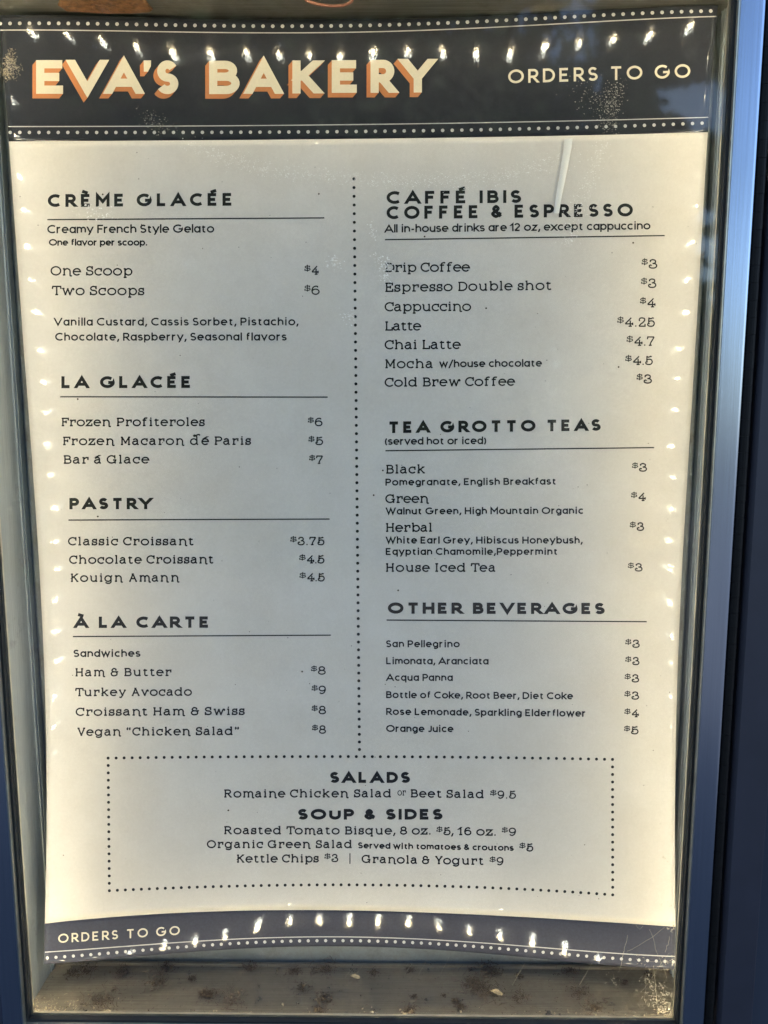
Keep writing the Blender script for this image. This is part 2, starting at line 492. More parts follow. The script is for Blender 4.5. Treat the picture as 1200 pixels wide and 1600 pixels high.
poster = thing('menu_poster', 'cream laminated menu poster with navy header and footer, curling inside the glass case', 'menu poster', tuple(on_sheet([(560, 1478)])[0]))
v, f = band(HEAD, FOOT, 110); sheet = obj('paper_sheet', v, f, M['paper'], poster, smooth=True)
v, f = band(TOP, HEAD, 26); header = obj('header_band', v, f, M['navy_print'], poster, smooth=True)
v, f = band(FOOT, BOT, 12); footer = obj('footer_band', v, f, M['navy_footer'], poster, smooth=True)
for o in (sheet, header, footer):
    md = o.modifiers.new('thickness', 'SOLIDIFY'); md.thickness = 0.0005; md.offset = -1

# ------------------------------------------------------------------ stroke alphabets (cap height 1, drawn from scratch)
def AR(cx, cy, rx, ry, a0, a1, n=None):
    n = n or max(4, int(abs(a1 - a0) / 13))
    return [(cx + rx * math.cos(math.radians(a0 + (a1 - a0) * k / n)), cy + ry * math.sin(math.radians(a0 + (a1 - a0) * k / n))) for k in range(n + 1)]
def SP(*p, n=6):
    """smooth curve through points"""
    P = [p[0]] + list(p) + [p[-1]]; out = []
    for i in range(1, len(P) - 2):
        a, b, c, d_ = (np.array(q, float) for q in P[i - 1:i + 3])
        for k in range(n):
            t = k / n
            out.append(tuple(0.5 * (2 * b + (c - a) * t + (2 * a - 5 * b + 4 * c - d_) * t * t + (3 * b - a - 3 * c + d_) * t ** 3)))
    out.append(tuple(map(float, p[-1])))
    return out
def LN(*p): return ('L', [tuple(map(float, q)) for q in p])
def CV(*parts):
    out = []
    for q in parts:
        q = q if isinstance(q, list) else [q]
        for a in q:
            if not out or (abs(a[0] - out[-1][0]) + abs(a[1] - out[-1][1])) > 1e-4: out.append(a)
    return ('C', out)
def RING(cx, cy, rx, ry): return ('R', AR(cx, cy, rx, ry, 0, 360, 30)[:-1])
def DOT(x, y, r): return ('D', (x, y, r))

SANS = {
 'A': [LN((0,0),(.46,1),(.92,0)), LN((.17,.27),(.75,.27))],
 'B': [LN((0,0),(0,1)), CV((0,1),(.33,1),AR(.33,.765,.22,.235,90,-90),(0,.53)), CV((.2,.53),(.36,.53),AR(.36,.265,.26,.265,90,-90),(0,0))],
 'C': [CV(AR(.5,.5,.5,.5,50,310))],
 'D': [LN((0,0),(0,1)), CV((0,1),(.3,1),AR(.3,.5,.46,.5,90,-90),(0,0))],
 'E': [LN((.58,1),(0,1),(0,0),(.60,0)), LN((0,.5),(.5,.5))],
 'F': [LN((.58,1),(0,1),(0,0)), LN((0,.5),(.5,.5))],
 'G': [CV(AR(.5,.5,.5,.5,48,360),(1.0,.46)), LN((1.03,.46),(.56,.46))],
 'H': [LN((0,0),(0,1)), LN((.72,0),(.72,1)), LN((0,.5),(.72,.5))],
 'I': [LN((0,0),(0,1))],
 'J': [CV((.42,1),(.42,.28),AR(.2,.26,.22,.26,0,-140))],
 'K': [LN((0,0),(0,1)), LN((.66,1),(.18,.52)), LN((.22,.58),(.70,0))],
 'L': [LN((0,1),(0,0),(.56,0))],
 'M': [LN((0,0),(0,1),(.44,.36),(.88,1),(.88,0))],
 'N': [LN((0,0),(0,1),(.72,0),(.72,1))],
 'O': [RING(.52,.5,.52,.5)],
 'P': [LN((0,0),(0,1)), CV((0,1),(.33,1),AR(.33,.71,.27,.29,90,-90),(0,.42))],
 'R': [LN((0,0),(0,1)), CV((0,1),(.33,1),AR(.33,.71,.27,.29,90,-90),(0,.42)), LN((.28,.42),(.62,0))],
 'S': [CV(AR(.29,.745,.255,.255,28,270), AR(.29,.245,.285,.245,90,-152))],
 'T': [LN((0,1),(.78,1)), LN((.39,1),(.39,0))],
 'U': [CV((0,1),(0,.36),AR(.36,.36,.36,.36,180,360),(.72,1))],
 'V': [LN((0,1),(.43,0),(.86,1))],
 'W': [LN((0,1),(.32,0),(.62,.92),(.92,0),(1.24,1))],
 'Y': [LN((0,1),(.42,.44),(.84,1)), LN((.42,.44),(.42,0))],
 'a': [RING(.28,.33,.28,.33), LN((.57,0),(.57,.66))],
 'b': [RING(.30,.33,.29,.33), LN((0,0),(0,1.04))],
 'c': [CV(AR(.32,.33,.31,.33,48,312))],
 'd': [RING(.28,.33,.28,.33), LN((.57,0),(.57,1.04))],
 'e': [CV((.03,.33),(.63,.33),AR(.33,.33,.31,.33,0,312))],
 'f': [CV((.12,0),(.12,.82),AR(.32,.82,.20,.22,180,80)), LN((0,.63),(.33,.63))],
 'g': [RING(.28,.33,.28,.33), CV((.57,.66),(.57,-.02),AR(.30,-.05,.27,.25,0,-145))],
 'h': [LN((0,0),(0,1.04)), CV((0,.3),AR(.26,.36,.26,.30,180,0),(.52,0))],
 'i': [LN((0,0),(0,.66)), DOT(0,1.07,.105)],
 'k': [LN((0,0),(0,1.04)), LN((.46,.66),(.04,.26)), LN((.16,.38),(.50,0))],
 'l': [LN((0,0),(0,1.04))],
 'm': [LN((0,0),(0,.66)), CV((0,.34),AR(.22,.40,.22,.26,180,0),(.44,0)), CV((.44,.34),AR(.66,.40,.22,.26,180,0),(.88,0))],
 'n': [LN((0,0),(0,.66)), CV((0,.3),AR(.26,.36,.26,.30,180,0),(.52,0))],
 'o': [RING(.33,.33,.33,.33)],
 'p': [RING(.30,.33,.29,.33), LN((0,-.28),(0,.66))],
 'q': [RING(.28,.33,.28,.33), LN((.57,-.28),(.57,.66))],
 'r': [LN((0,0),(0,.66)), CV((0,.34),AR(.26,.36,.26,.29,180,75))],
 's': [CV(AR(.22,.495,.20,.165,25,270), AR(.22,.165,.225,.165,90,-155))],
 't': [CV((.13,.88),(.13,.18),AR(.31,.18,.18,.18,180,290)), LN((0,.63),(.36,.63))],
 'u': [CV((0,.66),(0,.27),AR(.26,.27,.26,.27,180,360),(.52,.30)), LN((.52,0),(.52,.66))],
 'v': [LN((0,.66),(.28,0),(.56,.66))],
 'w': [LN((0,.66),(.22,0),(.45,.62),(.68,0),(.90,.66))],
 'x': [LN((0,0),(.54,.66)), LN((0,.66),(.54,0))],
 'y': [LN((0,.66),(.29,.02)), LN((.58,.66),(.19,-.27))],
 'z': [LN((0,.66),(.5,.66),(0,0),(.52,0))],
 '1': [LN((0,.80),(.2,1),(.2,0))],
 '2': [CV(AR(.27,.72,.27,.28,165,-25),(.0,0)), LN((0,0),(.58,0))],
 ',': [LN((.07,.06),(0,-.18))],
 '.': [DOT(0,.02,.105)],
 '-': [LN((0,.33),(.32,.33))],
 '/': [LN((0,-.14),(.42,1.04))],
 '(': [CV(AR(.42,.4,.42,.72,130,230))],
 ')': [CV(AR(-.2,.4,.42,.72,50,-50))],
 '&': [CV(SP((.70,0),(.50,.24),(.17,.60),(.10,.79),(.29,1.0),(.47,.80),(.33,.58),(.06,.36),(.02,.2),(.26,0),(.52,.14),(.66,.42)))],
 "'": [('T', [(0,1.06),(.30,1.06),(.28,.86),(.16,.64),(.0,.64)])],
}
SANS['É'] = SANS['E'] + [CV((.12,1.25),(.58,1.45))]
SANS['È'] = SANS['E'] + [CV((-.02,1.45),(.44,1.25))]
SANS['À'] = SANS['A'] + [CV((.20,1.45),(.66,1.25))]

h = .11
def sf(x, y, l=h, r=h): return LN((x - l, y), (x + r, y))
SLAB = {
 'A': [LN((.10,0),(.45,1)), LN((.45,1),(.82,0)), LN((.30,1),(.46,1)), LN((.22,.35),(.69,.35)), sf(.10,0), sf(.82,0)],
 'B': [LN((.14,0),(.14,1)), CV((0,1),(.46,1),AR(.46,.77,.24,.23,90,-90),(.14,.54)), CV((.3,.54),(.52,.54),AR(.52,.27,.26,.27,90,-90),(0,0))],
 'C': [CV(AR(.47,.5,.46,.5,42,318)), LN((.815,.98),(.815,.68))],
 'D': [LN((.14,0),(.14,1)), CV((0,1),(.42,1),AR(.42,.5,.46,.5,90,-90),(0,0))],
 'E': [LN((.14,0),(.14,1)), LN((0,1),(.72,1),(.72,.80)), LN((0,0),(.76,0),(.76,.22)), LN((.14,.52),(.52,.52)), LN((.52,.62),(.52,.42))],
 'F': [LN((.14,0),(.14,1)), LN((0,1),(.76,1),(.76,.80)), sf(.14,0,.14,.16), LN((.14,.52),(.52,.52)), LN((.52,.62),(.52,.42))],
 'G': [CV(AR(.47,.5,.46,.5,42,345)), LN((.815,.98),(.815,.70)), LN((.62,.42),(1.0,.42)), LN((.86,.42),(.86,.02))],
 'H': [LN((.14,0),(.14,1)), LN((.76,0),(.76,1)), LN((.14,.52),(.76,.52)), sf(.14,0,.14), sf(.14,1,.14), sf(.76,0,.11,.14), sf(.76,1,.11,.14)],
 'I': [LN((.16,0),(.16,1)), sf(.16,0,.16,.16), sf(.16,1,.16,.16)],
 'K': [LN((.14,0),(.14,1)), sf(.14,0,.14), sf(.14,1,.14), LN((.70,1),(.14,.42)), LN((.34,.63),(.76,0)), sf(.68,1,.08,.14), sf(.76,0,.12,.1)],
 'L': [LN((.14,0),(.14,1)), sf(.14,1,.14,.14), LN((0,0),(.72,0),(.72,.26))],
 'M': [LN((.14,0),(.14,1)), LN((.92,0),(.92,1)), LN((.14,1),(.53,.22)), LN((.53,.22),(.92,1)), sf(.14,0,.14,.12), sf(.92,0,.12,.14), LN((0,1),(.15,1)), LN((.91,1),(1.06,1))],
 'O': [RING(.48,.5,.48,.5)],
 'P': [LN((.14,0),(.14,1)), sf(.14,0,.14,.16), CV((0,1),(.50,1),AR(.50,.74,.28,.26,90,-90),(.14,.48))],
 'R': [LN((.14,0),(.14,1)), sf(.14,0,.14,.13), CV((0,1),(.48,1),AR(.48,.75,.26,.25,90,-90),(.14,.50)), LN((.42,.50),(.76,0)), LN((.75,0),(.88,0))],
 'S': [CV(AR(.36,.755,.28,.245,25,270), AR(.36,.255,.32,.255,90,-150)), LN((.62,.98),(.62,.74)), LN((.06,.02),(.06,.27))],
 'T': [LN((.0,.78),(.03,1),(.83,1),(.86,.78)), LN((.43,1),(.43,0)), sf(.43,0,.15,.15)],
 'V': [LN((.12,1),(.46,0)), LN((.46,0),(.80,1)), sf(.12,1,.12,.14), sf(.80,1,.14,.12)],
 'Y': [LN((.12,1),(.44,.46)), LN((.76,1),(.44,.46)), LN((.44,.46),(.44,0)), sf(.12,1,.12,.13), sf(.76,1,.13,.12), sf(.44,0,.14,.14)],
 'a': [CV(SP((.10,.50),(.16,.60),(.31,.655),(.47,.58),(.51,.44)),(.51,.10),SP((.51,.10),(.55,.01),(.66,.02))), CV(SP((.51,.40),(.28,.38),(.07,.29),(.05,.12),(.20,-.005),(.40,.05),(.51,.20)))],
 'b': [LN((.13,0),(.13,1.04)), LN((0,1.04),(.13,1.04)), RING(.44,.32,.31,.33)],
 'c': [CV(AR(.36,.32,.34,.33,40,318)), LN((.60,.64),(.60,.42))],
 'd': [RING(.34,.32,.32,.33), LN((.66,0),(.66,1.04)), LN((.53,1.04),(.66,1.04)), LN((.66,0),(.80,0))],
 'e': [CV((.04,.345),(.68,.345),AR(.36,.32,.33,.33,4,318))],
 'f': [CV((.18,0),(.18,.78),AR(.40,.80,.22,.24,180,55)), LN((.02,.64),(.42,.64)), sf(.18,0,.13,.16)],
 'g': [RING(.34,.32,.32,.33), CV((.66,.64),(.66,-.06),AR(.37,-.08,.29,.22,0,-165)), LN((.66,.64),(.80,.64))],
 'h': [LN((.13,0),(.13,1.04)), LN((0,1.04),(.13,1.04)), CV((.13,.3),AR(.40,.36,.27,.29,180,0),(.67,0)), sf(.13,0,.13), sf(.67,0,.11,.13)],
 'i': [LN((.14,0),(.14,.64)), LN((0,.64),(.14,.64)), sf(.14,0,.14,.14), DOT(.13,1.0,.085)],
 'k': [LN((.13,0),(.13,1.04)), LN((0,1.04),(.13,1.04)), sf(.13,0,.13), LN((.56,.64),(.13,.24)), LN((.30,.40),(.62,0)), sf(.56,.64,.10,.13), sf(.63,0,.10,.12)],
 'l': [LN((.14,0),(.14,1.04)), LN((0,1.04),(.14,1.04)), sf(.14,0,.14,.14)],
 'm': [LN((.13,0),(.13,.64)), LN((0,.64),(.13,.64)), CV((.13,.34),AR(.35,.40,.22,.25,180,0),(.57,0)), CV((.57,.34),AR(.79,.40,.22,.25,180,0),(1.01,0)), sf(.13,0,.13,.1), sf(.57,0,.1,.1), sf(1.01,0,.1,.13)],
 'n': [LN((.13,0),(.13,.64)), LN((0,.64),(.13,.64)), CV((.13,.3),AR(.40,.36,.27,.29,180,0),(.67,0)), sf(.13,0,.13), sf(.67,0,.11,.13)],
 'η': [LN((.13,0),(.13,.64)), LN((0,.64),(.13,.64)), CV((.13,.3),AR(.40,.36,.27,.29,180,0),(.67,-.02),SP((.67,-.02),(.71,-.12),(.86,-.12))), sf(.13,0,.13)],
 'μ': [LN((.13,0),(.13,.64)), LN((0,.64),(.13,.64)), CV((.13,.34),AR(.35,.40,.22,.25,180,0),(.57,0)), CV((.57,.34),AR(.79,.40,.22,.25,180,0),(1.01,-.02),SP((1.01,-.02),(1.05,-.12),(1.20,-.12))), sf(.13,0,.13,.1), sf(.57,0,.1,.1)],
 'o': [RING(.36,.32,.36,.33)],
 'p': [LN((.13,-.30),(.13,.64)), LN((0,.64),(.13,.64)), RING(.44,.32,.31,.33), sf(.13,-.30,.13,.15)],
 'q': [RING(.34,.32,.32,.33), LN((.66,-.30),(.66,.64)), LN((.66,.64),(.78,.64)), sf(.66,-.30,.14,.13)],
 'r': [LN((.14,0),(.14,.64)), LN((0,.64),(.14,.64)), sf(.14,0,.14,.18), CV((.14,.30),AR(.44,.34,.30,.30,180,62)), LN((.56,.64),(.56,.44))],
 's': [CV(AR(.26,.485,.20,.160,25,270), AR(.26,.16,.235,.165,90,-150)), LN((.46,.64),(.46,.47)), LN((.04,.01),(.04,.19))],
 't': [CV((.18,.90),(.18,.16),AR(.34,.16,.16,.17,180,330)), LN((.02,.64),(.44,.64))],
 'u': [CV((.13,.64),(.13,.26),AR(.39,.26,.26,.27,180,360),(.65,.30)), LN((0,.64),(.13,.64)), LN((.53,.64),(.65,.64)), LN((.65,.64),(.65,0)), LN((.65,0),(.78,0))],
 'v': [LN((.10,.64),(.36,0)), CV((.36,0),SP((.50,.34),(.60,.60),(.70,.64),(.74,.54),(.66,.49))), sf(.10,.64,.10,.12)],
 'w': [LN((.10,.64),(.30,0)), LN((.30,0),(.52,.60)), LN((.52,.60),(.72,0)), CV((.72,0),SP((.84,.34),(.94,.60),(1.04,.64),(1.08,.54),(1.00,.49))), sf(.10,.64,.10,.12)],
 'y': [LN((.10,.64),(.38,.02)), CV((.66,.64),(.38,.02),SP((.33,-.10),(.24,-.27),(.12,-.25),(.12,-.16))), sf(.10,.64,.10,.12), sf(.66,.64,.12,.10)],
 'z': [LN((.04,.48),(.04,.64),(.56,.64),(.02,0),(.58,0),(.58,.17))],
 'δ': [RING(.34,.32,.32,.33), CV((.66,0),SP((.66,.95),(.60,1.20),(.44,1.36),(.33,1.24),(.44,1.14),(.62,1.34),(.88,1.46),(.98,1.28))), LN((.66,0),(.80,0))],
 '1': [LN((.20,0),(.20,1)), LN((0,.80),(.20,1)), sf(.20,0,.18,.18)],
 '2': [CV(SP((.14,.66),(.06,.72),(.12,.93),(.33,1.0),(.56,.92),(.60,.72),(.46,.48),(.18,.22),(.03,0))), LN((.03,0),(.64,0)), LN((.64,0),(.64,.2))],
 '3': [CV(SP((.12,.72),(.09,.88),(.30,1.0),(.52,.93),(.58,.75),(.48,.58),(.30,.54),n=7)), CV(SP((.30,.54),(.55,.50),(.68,.30),(.58,.06),(.32,-.01),(.06,.06),(.0,.26),(.12,.36),(.22,.28),n=7))],
 '4': [CV(SP((.62,1.02),(.56,.94),(.50,.86)),(.02,.30)), LN((.02,.28),(.76,.28)), LN((.52,.60),(.52,0)), sf(.52,0,.17,.17), LN((.76,.36),(.76,.20))],
 '5': [CV(SP((.60,.92),(.52,1.0),(.40,.94),(.26,.90),(.12,.96),n=6)), LN((.12,.97),(.10,.50)), CV(SP((.10,.52),(.30,.64),(.56,.58),(.66,.32),(.54,.05),(.30,-.01),(.06,.06),(.0,.24),(.10,.34),(.20,.27),n=7))],
 '6': [CV(SP((.56,.84),(.52,.96),(.34,1.0),(.12,.84),(.02,.5),(.04,.24),n=7)), RING(.35,.31,.32,.32)],
 '7': [LN((.0,.80),(.03,1),(.66,1)), CV((.66,1),SP((.50,.66),(.32,.30),(.26,0))), sf(.26,0,.14,.16)],
 '8': [RING(.35,.755,.27,.245), RING(.35,.255,.34,.265)],
 '9': [RING(.34,.68,.32,.32), CV(SP((.65,.74),(.66,.48),(.56,.16),(.34,-.01),(.14,.04),(.12,.16),n=7))],
 '$': [CV(AR(.34,.74,.26,.23,25,270), AR(.34,.27,.30,.24,90,-155)), LN((.58,.96),(.58,.74)), LN((.06,.04),(.06,.26)), LN((.34,1.14),(.34,-.14))],
 ',': [LN((.09,.08),(0,-.20))],
 '.': [DOT(0,.02,.09)],
 '|': [LN((0,-.16),(0,1.05))],
 '“': [CV(SP((.14,1.05),(.03,.94),(.04,.80))), DOT(.05,.80,.075), CV(SP((.42,1.05),(.31,.94),(.32,.80))), DOT(.33,.80,.075)],
 '”': [CV(SP((.0,.74),(.11,.86),(.10,1.0))), DOT(.09,1.0,.075), CV(SP((.28,.74),(.39,.86),(.38,1.0))), DOT(.37,1.0,.075)],
 '&': [CV(SP((.74,.50),(.60,.54),(.40,.55),(.20,.60),(.12,.78),(.30,1.0),(.54,.94),(.60,.82),n=7)), CV(SP((.40,.55),(.16,.50),(.03,.28),(.16,.03),(.42,-.01),(.66,.10),(.70,.34),(.60,.50),n=7)), LN((.34,.55),(.86,.55)), DOT(.58,.80,.08)],
}
SLAB['é'] = SLAB['e'] + [LN((.32,.80),(.50,.98))]
SLAB['á'] = SLAB['a'] + [LN((.26,.80),(.44,.98))]

def taller(font, sx, sy, asc):
    """raise the x-height of the small letters"""
    lim = .66
    fy = lambda y: y if y < 0 else (y * sy if y <= lim else lim * sy + (y - lim) * asc)
    for ch in 'abcdefghiklmnopqrstuvwxyzημδéá':
        if ch not in font: continue
        new = []
        for k, q in font[ch]:
            if k == 'D': new.append((k, (q[0] * sx, fy(q[1]), q[2])))
            else: new.append((k, [(a * sx, fy(b_)) for a, b_ in q]))
        font[ch] = new
taller(SLAB, 1.10, 1.17, .72)
taller(SANS, 1.04, 1.11, .80)

def ribbon(pts, w, closed=False, straight=False, ext=0.0):
    P = np.array(pts, float)
    n = len(P)
    if closed:
        nxt = np.roll(P, -1, 0) - P; prv = P - np.roll(P, 1, 0)
    else:
        seg = P[1:] - P[:-1]
        nxt = np.vstack([seg, seg[-1:]]); prv = np.vstack([seg[:1], seg])
    nxt = nxt / (np.linalg.norm(nxt, axis=1)[:, None] + 1e-12); prv = prv / (np.linalg.norm(prv, axis=1)[:, None] + 1e-12)
    n1 = np.stack([-prv[:, 1], prv[:, 0]], 1); n2 = np.stack([-nxt[:, 1], nxt[:, 0]], 1)
    m = n1 + n2; m /= (np.linalg.norm(m, axis=1)[:, None] + 1e-12)
    k = np.clip((m * n1).sum(1), 0.38, 1)
    off = m * (w / 2 / k)[:, None]
    P = P.copy()
    if straight and not closed:
        for e, dr in ((0, -nxt[0]), (n - 1, prv[-1])):
            if abs(dr[1]) > 0.45:                    # upright or slanting stroke: cut level with the letter's line
                P[e] = P[e] + dr * (w / 2 / abs(dr[1])) * ext
                sgn = 1.0 if (off[e][0] > 0) else -1.0
                off[e] = np.array([sgn * w / 2 / abs(dr[1]), 0.0])
    L = P + off; R = P - off
    V = np.empty((2 * n, 2)); V[0::2] = L; V[1::2] = R
    Fc = [(2 * i, 2 * i + 1, 2 * i + 3, 2 * i + 2) for i in range(n - 1)]
    if closed: Fc.append((2 * n - 2, 2 * n - 1, 1, 0))
    return V, Fc

def extent(font, ch):
    xs = []
    for k, s in font[ch]:
        if k == 'D': xs += [s[0] - s[2] * 0.6, s[0] + s[2] * 0.6]
        else: xs += [q[0] for q in s]
    return min(xs), max(xs)

KERN = {('T','w'):-.12,('T','u'):-.12,('T','o'):-.16,('T','e'):-.14,('V','e'):-.08,('A','v'):-.06,('Y','o'):-.12,('F','r'):-.08,('P','a'):-.04,('V','A'):-.16,('L','A'):-.02,('A','V'):-.12,('r','o'):-.03,('.','2'):.0,('η','e'):-.10,('η','o'):-.10,('η','t'):-.14,('μ','a'):-.12,('δ','é'):-.06,('l','a'):0,('R','Y'):-.05}

class Text:
    """letters collected in photo pixels, then laid onto the sheet"""
    def __init__(s): s.V = []; s.F = []; s.Z = []; s.k = 0; s.n = 0
    def put(s, V, Fc):
        s.V.append(V); s.F += [tuple(i + s.n for i in f) for f in Fc]
        s.Z.append(np.full(len(V), (s.k % 9) * 6e-6)); s.k += 1; s.n += len(V)
    def glyph(s, font, ch, T, kx, ky, w):
        """T maps letter units (already scaled to pixels: x right, y up) to photo pixels"""
        for kind, q in font[ch]:
            if kind == 'D':
                x, y, r = q
                c = np.array([(x * kx, y * ky)])
                ang = np.linspace(0, 2 * math.pi, 13)[:-1]
                rr = max(r * ky, w * 0.55)
                V = c + np.stack([np.cos(ang), np.sin(ang)], 1) * rr
                s.put(T(V), [tuple(range(12))])
            elif kind == 'T':
                V = np.array(q) * np.array([kx, ky]); s.put(T(V), [tuple(range(len(q)))[::-1]])
            else:
                P = [(a * kx, b_ * ky) for a, b_ in q]
                V, Fc = ribbon(P, w, kind == 'R', kind == 'L', 1.0)
                s.put(T(V), Fc)
    def line(s, font, txt, x0, x1, y0, y1, cap, stroke, gap, space=0.30):
        """ink from x0 to x1, baseline y0 -> y1, cap height and stroke in pixels"""
        k = cap - stroke
        aspect, gmin, gmax = {'h': (1.12, .30, .80), 'n': (1.24, .26, .42), 's': (1.20, .17, .36)}[gap]
        pos = []; x = 0.0; g = 0.0; prev = None; edge = (0.0, 0.0)
        for ch in txt:
            if ch == ' ': x += space; g += 1.0; prev = None; continue
            a, b_ = extent(font, ch)
            if prev is not None: g += 1.0; x += KERN.get((prev, ch), 0)
            elif pos: pass
            pos.append((ch, x - a, g)); x += b_ - a; prev = ch
        need = x1 - x0 - stroke
        kx = aspect * k
        G = (need - x * kx) / g if g else 0
        if g == 0: kx = need / x
        elif G < gmin * k or G > gmax * k:
            G = min(max(G, gmin * k), gmax * k); kx = (need - G * g) / x
        fit = kx / k
        pos = [(ch, off + gg * G / kx) for ch, off, gg in pos]
        for ch, off in pos:
            ox = x0 + stroke / 2 + off * kx
            def T(V, ox=ox):
                X = ox + V[:, 0]
                t = (X - x0) / max(1e-6, x1 - x0)
                return np.stack([X, y0 + (y1 - y0) * t - stroke / 2 - V[:, 1]], 1)
            s.glyph(font, ch, T, kx, k, stroke)
        return fit
    def dot(s, x, y, r, n=12):
        ang = np.linspace(0, 2 * math.pi, n + 1)[:-1]
        s.put(np.stack([x + r * np.cos(ang), y - r * np.sin(ang)], 1), [tuple(range(n))])
    def stroke(s, pts, w):
        V, Fc = ribbon([(a, -b_) for a, b_ in pts], w)
        V[:, 1] *= -1; s.put(V, Fc)
    def build(s, name, mat, parent, lift, label=None, shift=(0, 0)):
        V = np.vstack(s.V) + np.array(shift); Z = np.concatenate(s.Z)
        W = on_sheet(V, 0.0); W[:, 1] -= lift + Z
        return obj(name, W, s.F, mat, parent, label=label)

FITS = []
def words(name, font, txt, x0, x1, y0, y1, cap, stroke, gap, space=0.30, mat='ink', parent=None, lift=1.2e-4):
    t = Text(); fit = t.line(font, txt, x0, x1, y0, y1, cap, stroke, gap, space)
    FITS.append((round(fit, 2), txt))
    return t.build(name, M[mat], parent or poster, lift)

# ------------------------------------------------------------------ header
def letters(dx, dy, lo, hi):
    t = Text()
    tab = [('E',57,99,94.5,147),('V',106,168,94,147),('A',164,224,94,147),("'",224.5,236.5,95,113),('S',246,279,95,147.5),
           ('B',327,374.5,95.5,147.5),('A',383,441.5,94.5,147),('K',457,499.5,95,146.5),('E',518.5,557.5,94.5,145.5),('R',579,619,94,145.5),('Y',626.5,679,92.5,145)]
    for ch, x0, x1, yt, yb in tab[lo:hi]:
        w = 12.8
        if ch == "'":
            V = np.array([(224.8, 95), (236.4, 95), (236.0, 104), (231.6, 112.5), (225.2, 112.5)]); t.put(V + (dx, dy), [(0, 1, 2, 3, 4)][::1]); continue
        a, b_ = extent(SANS, ch)
        e = 0.0
        if ch in 'VAKY':                                     # slanting ends reach wider than the stroke's middle
            e = w * (0.62 if ch in 'VAY' else 0.35)
            xa, xb = (x0 + e, x1 - e) if ch != 'K' else (x0 + w / 2, x1 - e - 2)
        elif ch == 'E': xa, xb = x0 + w / 2, x1
        elif ch == 'R': xa, xb = x0 + w / 2, x1 - 8.5
        else: xa, xb = x0 + w / 2, x1 - w / 2
        kx = (xb - xa) / (b_ - a); ky = yb - yt - w
        T = lambda V, xa=xa, a=a, kx=kx, yb=yb: np.stack([xa - a * kx + V[:, 0] + dx, yb - w / 2 - V[:, 1] + dy], 1)
        t.glyph(SANS, ch, T, kx, ky, w)
    return t
for lo, hi in ((0, 5), (5, 11)):
    for k in range(9):
        f_ = (k + 1) / 9
        sh = letters(-6.2 * f_, 6.8 * f_, lo, hi)
        if k == 0: big = sh
        else:
            n0 = big.n
            big.V += sh.V; big.F += [tuple(i + n0 for i in q) for q in sh.F]; big.Z += [z - 6e-5 * k for z in sh.Z]; big.n += sh.n
    big.Z = [z + 5e-4 for z in big.Z]
    big.build('title_shadow', M['orange_ink'], header, 1.0e-4)
    letters(0, 0, lo, hi).build('title_word', M['cream_ink'], header, 7.2e-4)
words('lettering', SANS, 'ORDERS TO GO', 794, 1078.5, 130.5, 121.5, 21.5, 3.6, 'h', .62, 'cream_ink', header)

def row(name, fy, x0, x1, n, r, mat, parent):
    t = Text()
    for k in range(n):
        x = x0 + (x1 - x0) * k / (n - 1); t.dot(x, float(fy(x)), r)
    return t.build(name, M[mat], parent, 1.2e-4)
def thin(name, fy, x0, x1, w, mat, parent, n=60):
    t = Text(); t.stroke([(x0 + (x1 - x0) * k / n, float(fy(x0 + (x1 - x0) * k / n))) for k in range(n + 1)], w)
    return t.build(name, M[mat], parent, 1.2e-4)
D1 = curve([(-1,36.8),(110,37.3),(220,38),(400,41),(500,40.5),(610,39),(700,36),(870,28),(985,21),(1110,17.5)], 4)
row('dotted_border', D1, 0.5, 1110.5, 74, 2.9, 'pale_ink', header)
L1 = curve([(0,47),(110,47.8),(225,49),(400,51.3),(500,50.8),(605,49),(700,46.5),(850,39),(985,30.5),(1120,26)], 4)
thin('border_line', L1, 0.5, 1119.5, 1.7, 'pale_ink', header)
L2 = curve([(13,197.8),(300,197),(595,194),(850,190),(1107,183.3)], 3)
thin('border_line', L2, 13.2, 1106.5, 1.5, 'pale_ink', header)
D2 = curve([(16,207),(300,206.8),(595,205.3),(850,200.5),(1097,192.5)], 3)
row('dotted_border', D2, 16.0, 1097, 73, 2.7, 'pale_ink', header)

# ------------------------------------------------------------------ footer
words('lettering', SANS, 'ORDERS TO GO', 91, 281, 1473.5, 1460.5, 14.2, 2.4, 'h', .62, 'cream_ink', footer)
L3 = curve([(70,1487.7),(250,1474.2),(415,1466),(500,1463.4),(600,1464.8),(840,1480),(1054,1494.3)], 4)
thin('border_line', L3, 70.2, 1055, 1.5, 'pale_ink', footer)
D3 = curve([(74,1496.6),(250,1482.3),(390,1473),(500,1469.4),(600,1471),(840,1487),(1052,1502.6)], 4)
row('dotted_border', D3, 74, 1052.5, 73, 2.5, 'pale_ink', footer)

